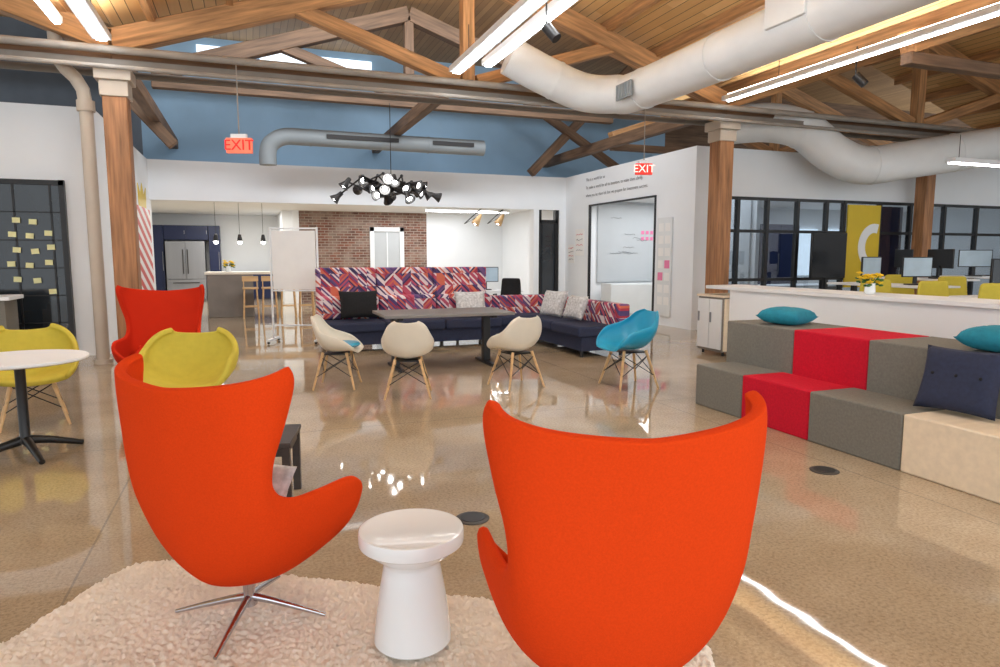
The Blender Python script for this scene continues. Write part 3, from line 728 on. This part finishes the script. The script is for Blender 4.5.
banquette('low backed geometric patterned sofa with navy seat',0,1.15,0,(4.55,11.25,0),0,.78,.6)
banquette('low backed geometric patterned sofa with navy seat',0,1.95,0,(5.12,9.62,0),-pi/2,.78,.66)
random.seed(1)
pillow('cushion','fluffy black cushion leaning on patterned sofa','blackfab',.62,.46,.18,(1.62,10.8,.72),(1.25,0,.02))
pillow('cushion','grey woven cushion leaning on patterned sofa','greyfab',.55,.42,.16,(3.5,10.8,.7),(1.2,0,-.05))
pillow('cushion','pale woven cushion leaning on low sofa','greyfab',.54,.46,.16,(4.78,10.2,.7),(1.2,0,-1.25))
pillow('cushion','pale grey cushion leaning on low sofa','greyfab',.48,.4,.16,(4.84,9.5,.68),(1.2,0,-1.4))
# ------------------------------------------------------------------ long table
tb=root('long_table','dark grey rectangular table with black frame legs','table',(2.42,8.75,0))
MB().bb(-.86,.88,-.5,.45,.71,.75).build('table_top','tabletop',parent=tb,bevel=.006)
for s_ in (-1,1):
    MB().bb(s_*.64-.05,s_*.64+.05,-.05,.05,.04,.71).bb(s_*.64-.04,s_*.64+.04,-.36,.36,0,.04).bb(s_*.64-.04,s_*.64+.04,-.36,.36,.67,.71).build('leg','black',parent=tb,bevel=.006)
# ------------------------------------------------------------------ shell chairs
SH=[((0,.27,.42),(.20,.26,.43)),((0,.19,.44),(.27,.22,.52)),((0,.02,.42),(.30,.12,.63)),((0,-.13,.43),(.31,-.02,.67)),((0,-.22,.52),(.30,-.1,.69)),((0,-.26,.64),(.26,-.16,.735)),((0,-.29,.75),(.20,-.22,.80)),((0,-.305,.82),(.12,-.275,.83))]
SC=[((0,.26,.42),(.19,.25,.425)),((0,.18,.44),(.245,.21,.48)),((0,.02,.42),(.265,.11,.565)),((0,-.12,.425),(.265,-.01,.61)),((0,-.2,.50),(.255,-.1,.64)),((0,-.24,.62),(.225,-.17,.70)),((0,-.27,.74),(.18,-.22,.78)),((0,-.285,.81),(.11,-.26,.825))]
SY=[((0,.26,.40),(.22,.25,.43)),((0,.18,.42),(.28,.21,.53)),((0,.02,.40),(.30,.13,.62)),((0,-.13,.41),(.305,.0,.655)),((0,-.22,.50),(.30,-.08,.685)),((0,-.26,.62),(.275,-.14,.73)),((0,-.285,.72),(.225,-.19,.775)),((0,-.30,.785),(.15,-.25,.80))]
SK=[(.2,.2),(.2,.15),(.2,.15),(.2,.2),(.15,.4),(.1,.5),(.2,.6),(.4,.5)]
def shellchair(lab,mat,loc,rz,sc=1.0,th=.014,cushion=None,grp='moulded shell armchairs',rows=None):
    r=root('shell_armchair',lab,'chair',loc,rz=rz,group=grp);r.scale=(sc,sc,min(sc,1.05))
    shell_grid(rows or SH,22,9,1.12,SK).build('seat_shell',mat,parent=r,solid=th,sub=1,smooth='all')
    if cushion: MB().lathe([(.0,.0),(.17,.0),(.19,.02),(.17,.045),(0,.05)],(0,.06,.47),20).build('seat_pad',cushion,parent=r,smooth=True)
    for sx_ in (-1,1):
        for sy_ in (-1,1): MB().cyl((sx_*.13,sy_*.13-.02,.41),(sx_*.24,sy_*.23-.02,0),.017,.011).build('leg','dowel',parent=r,smooth=True)
    b=MB()
    for sx_ in (-1,1):
        b.cyl((sx_*.15,-.17,.36),(sx_*.21,.18,.14),.005,n=6);b.cyl((sx_*.15,.13,.36),(sx_*.21,-.22,.14),.005,n=6)
    for sy_ in (-1,1):
        b.cyl((-.15,sy_*.15-.02,.36),(.21,sy_*.2-.02,.14),.005,n=6);b.cyl((.15,sy_*.15-.02,.36),(-.21,sy_*.2-.02,.14),.005,n=6)
    b.box((0,-.02,.39),(.26,.26,.015));b.build('strut_frame','black',parent=r)
    return r
D=math.radians
shellchair('cream shell armchair with turquoise seat pad at table','cream',(.92,7.75,0),-D(108),cushion='blue',rows=SC)
shellchair('cream shell armchair with wooden legs at table','cream',(1.56,7.0,0),-D(15),rows=SC)
shellchair('cream shell armchair with wooden legs at table','cream',(2.84,7.1,0),D(12),rows=SC)
shellchair('turquoise shell armchair with wooden legs','blue',(4.03,6.6,0),D(88),1.06)
shellchair('mustard yellow upholstered armchair with wooden legs','yellow',(-1.86,6.95,0),-D(165),1.06,.045,grp='yellow armchairs',rows=SY)
shellchair('mustard yellow upholstered armchair with wooden legs','yellow',(-.52,6.1,0),D(180-10),1.12,.045,grp='yellow armchairs',rows=SY)
# ------------------------------------------------------------------ wing chairs
EG=[((0,.25,.33),(.22,.255,.40)),((0,.18,.27),(.31,.28,.505)),((0,.04,.22),(.325,.21,.57)),((0,-.1,.21),(.318,.04,.575)),((0,-.22,.275),(.307,-.12,.585)),((0,-.28,.43),(.302,-.21,.65)),((0,-.31,.60),(.312,-.22,.755)),((0,-.33,.76),(.337,-.19,.865)),((0,-.345,.90),(.356,-.16,.97)),((0,-.355,.975),(.361,-.148,1.035)),((0,-.36,1.01),(.35,-.16,1.07))]
EK=[(.2,.1),(.2,.08),(.25,.08),(.25,.1),(.2,.2),(.12,.35),(.08,.45),(.08,.5),(.08,.45),(.1,.42),(.12,.36)]
def eggchair(lab,mat,loc,rz,sc=1.0,star=.35):
    r=root('wing_armchair',lab,'armchair',loc,rz=rz,group='wing armchairs');r.scale=(sc,sc,sc)
    shell_grid(EG,44,15,1.05,EK).build('seat_shell',mat,parent=r,solid=.038,sub=1,smooth='all')
    shell_grid(EG,44,10,1.05,EK,3,18,.7,.11).build('seat_cushion',mat,parent=r,solid=.05,sub=1,smooth='all')
    MB().lathe([(.15,.22),(.14,.2),(.05,.19),(.028,.18),(.022,.09),(.03,.05)],(0,-.02,0),24).build('swivel_column','chrome',parent=r,smooth=True)
    b=MB()
    for k in range(4):
        a=pi/2*k+star;c_,s_=math.cos(a),math.sin(a)
        b.tube([(0,-.02,.085),(.08*c_,.08*s_-.02,.07),(.2*c_,.2*s_-.02,.04),(.31*c_,.31*s_-.02,.01)],[.017,.014,.011,.008],10)
    b.build('star_base','chrome',parent=r,smooth=True)
    return r
eggchair('orange wool wing armchair on chrome star base','orange',(-.04,2.78,.04),-D(45),1.0,D(22))
eggchair('orange wool wing armchair seen on shaggy rug','orange',(.99,1.735,.04),-D(11),1.0,.35)
eggchair('red-orange wool wing armchair beside timber column','orange_far',(-.93,7.9,0),D(180)-D(5),1.1)
pillow('cushion','small grey patterned cushion on orange armchair','greyfab',.28,.22,.07,(.0,2.84,.55),(1.1,.1,-.6))
# ------------------------------------------------------------------ side tables
MB().lathe([(0,0),(.138,0),(.146,.008),(.145,.03),(.137,.1),(.124,.2),(.11,.28),(.105,.31),(.107,.322),(.124,.338),(.15,.357),(.172,.378),(.186,.388),(.195,.394),(.197,.402),(.197,.436),(.194,.443),(.185,.445),(.18,.443),(0,.443)],(0,0,0),64).build('side_table','whitegloss',loc=(.53,2.37,.04),smooth=True,label='glossy white mushroom-shaped side table',cat='side table')
rt=root('round_table','white round pedestal table with black star base','table',(-1.64,5.86,0))
MB().lathe([(0,.715),(.43,.715),(.45,.725),(.45,.74),(.445,.745),(0,.745)],(0,0,0),48).build('table_top','white',parent=rt,smooth=True)
MB().lathe([(.06,.71),(.035,.66),(.035,.15),(.06,.1)],(0,0,0),20).build('pedestal','black',parent=rt,smooth=True)
b=MB()
for k in range(4):
    a=pi/2*k+.5;b.tube([(0,0,.12),(.15*math.cos(a),.15*math.sin(a),.09),(.38*math.cos(a),.38*math.sin(a),.02)],[.035,.03,.02],10)
b.build('star_base','black',parent=rt,smooth=True)
gs=root('low_side_table','dark stained low square side table','side table',(.0,4.22,0),rz=-.2)
MB().box((0,0,.405),(.46,.46,.03)).box((0,0,.36),(.42,.42,.05)).build('table_top','darkwood',parent=gs,bevel=.004)
for sx_ in (-1,1):
    for sy_ in (-1,1): MB().box((sx_*.2,sy_*.2,.195),(.045,.045,.39)).build('leg','darkwood',parent=gs)
# ------------------------------------------------------------------ stepped seating
mods=[('grey',4.2,4.68,4.88,5.56,0,.41),('red',4.2,4.68,4.09,4.88,0,.41),('grey',4.2,4.68,3.26,4.09,0,.41),('ply',4.2,4.68,2.2,3.26,0,.41),
('grey',4.68,5.4,4.78,5.7,0,.82),('red',4.68,5.4,3.98,4.78,0,.82),('grey',4.68,5.4,2.9,3.98,0,.82),('ply',4.68,5.4,1.9,2.9,0,.82)]
for (mt,x0,x1,y0,y1,z0,z1) in mods:
    lab={'grey':'grey felt covered block of stepped seating','red':'red felt covered block of stepped seating','ply':'pale birch plywood block of stepped seating'}[mt]
    w,l,h=x1-x0-.006,y1-y0-.006,z1
    MB().bb(-w/2,w/2,-l/2,l/2,0,h).build('seating_block',mt,loc=((x0+x1)/2,(y0+y1)/2,0),bevel=.012,seg=2,label=lab,cat='bench',group='stepped seating blocks')
pillow('cushion','teal cushion lying on grey seating block','teal',.5,.42,.16,(5.0,5.2,.905),(.05,.0,.4))
pillow('cushion','teal cushion lying on grey seating block','teal',.48,.4,.17,(5.0,3.16,.91),(.05,.0,.1))
pillow('cushion','navy buttoned cushion leaning on seating block','navy',.52,.46,.14,(4.54,3.12,.645),(1.25,.0,-1.4),buttons=True)
# ------------------------------------------------------------------ floor outlets, rug
for (x,y) in ((1.14,3.5),(3.72,3.45)):
    r=root('floor_outlet_cover','round dark metal floor outlet cover','floor outlet',(x,y,0),group='floor outlet covers')
    MB().lathe([(0,0),(.095,0),(.098,.004),(.09,.008),(0,.008)],(0,0,0),32).build('plate','darksteel',parent=r,smooth=True)
    MB().lathe([(.05,.008),(.07,.008),(.07,.011),(.05,.011)],(0,0,0),24).build('ring','black',parent=r)
random.seed(9)
C0=Vector((-.56,3.6));e1=Vector((.83,-.56)).normalized();e2=Vector((-.53,-.85)).normalized();LX,LY=2.7,2.0
st_=.0082;nx=int(LX/st_);ny=int(LY/st_);vs=[];idx={};b=MB()
def inside(u,v):
    r_=.22;x=min(u,LX-u);y=min(v,LY-v)
    wob=.02*noise.noise(Vector((u*5,v*5,3)))+.012*noise.noise(Vector((u*30,v*30,3)));x+=wob;y+=wob
    if x<0 or y<0: return -1
    if x<r_ and y<r_: return r_-math.hypot(r_-x,r_-y)
    return min(x,y)
for i in range(nx+1):
    for j in range(ny+1):
        u,v=i*st_,j*st_;d=inside(u,v)
        if d<0: continue
        p=C0+e1*u+e2*v
        a=noise.noise(Vector((u*62,v*62,0)));c_=noise.noise(Vector((u*120+9,v*120,1)));g=noise.noise(Vector((u*7,v*7,5)))
        z=.019+.016*a+.012*c_+.003*g
        z=z*min(1,(d/.03)**.5) if d<.03 else z
        jx,jy=.007*noise.noise(Vector((u*90,v*90,7))),.007*noise.noise(Vector((u*90,v*90,17)))
        idx[(i,j)]=len(vs);vs.append((p.x+jx,p.y+jy,max(z,.002)))
fs=[]
for (i,j) in idx:
    k=[(i,j),(i,j+1),(i+1,j+1),(i+1,j)]
    if all(q in idx for q in k): fs.append(tuple(idx[q] for q in k))
b.add(vs,fs);b.build('shag_rug','rug',smooth='all',label='cream nubby shaggy wool rug on concrete',cat='rug')
# ------------------------------------------------------------------ lights
def area(name,loc,size,power,rot=(0,0,0),col=(.97,.98,1)):
    l=bpy.data.lights.new(name,'AREA');l.shape='RECTANGLE';l.size=size[0];l.size_y=size[1];l.energy=power;l.color=col
    o=bpy.data.objects.new(name,l);COL.objects.link(o);o.location=loc;o.rotation_euler=rot;return o
area('lamp_kitchen',(-.5,21,2.85),(2.5,5),190,col=(1,.96,.9));area('lamp_hall',(5,20,2.85),(4,3),120)
area('lamp_meeting',(14,13.6,2.85),(8,2.5),110);area('lamp_whiteboard',(9.7,14,2.85),(1.8,2),55)
area('daylight_rear',(2,-2.6,3.0),(11,3),165,(D(75),0,0),(.92,.96,1))
area('fill_clerestory',(3,11.3,6.35),(8.5,.7),340,(D(62),0,0),(.93,.96,1))  # unseen fill light added for the raised roof and blue wall
w=bpy.data.worlds.new('world');bpy.context.scene.world=w;w.use_nodes=True
w.node_tree.nodes['Background'].inputs[0].default_value=(.88,.945,1,1);w.node_tree.nodes['Background'].inputs[1].default_value=1.45
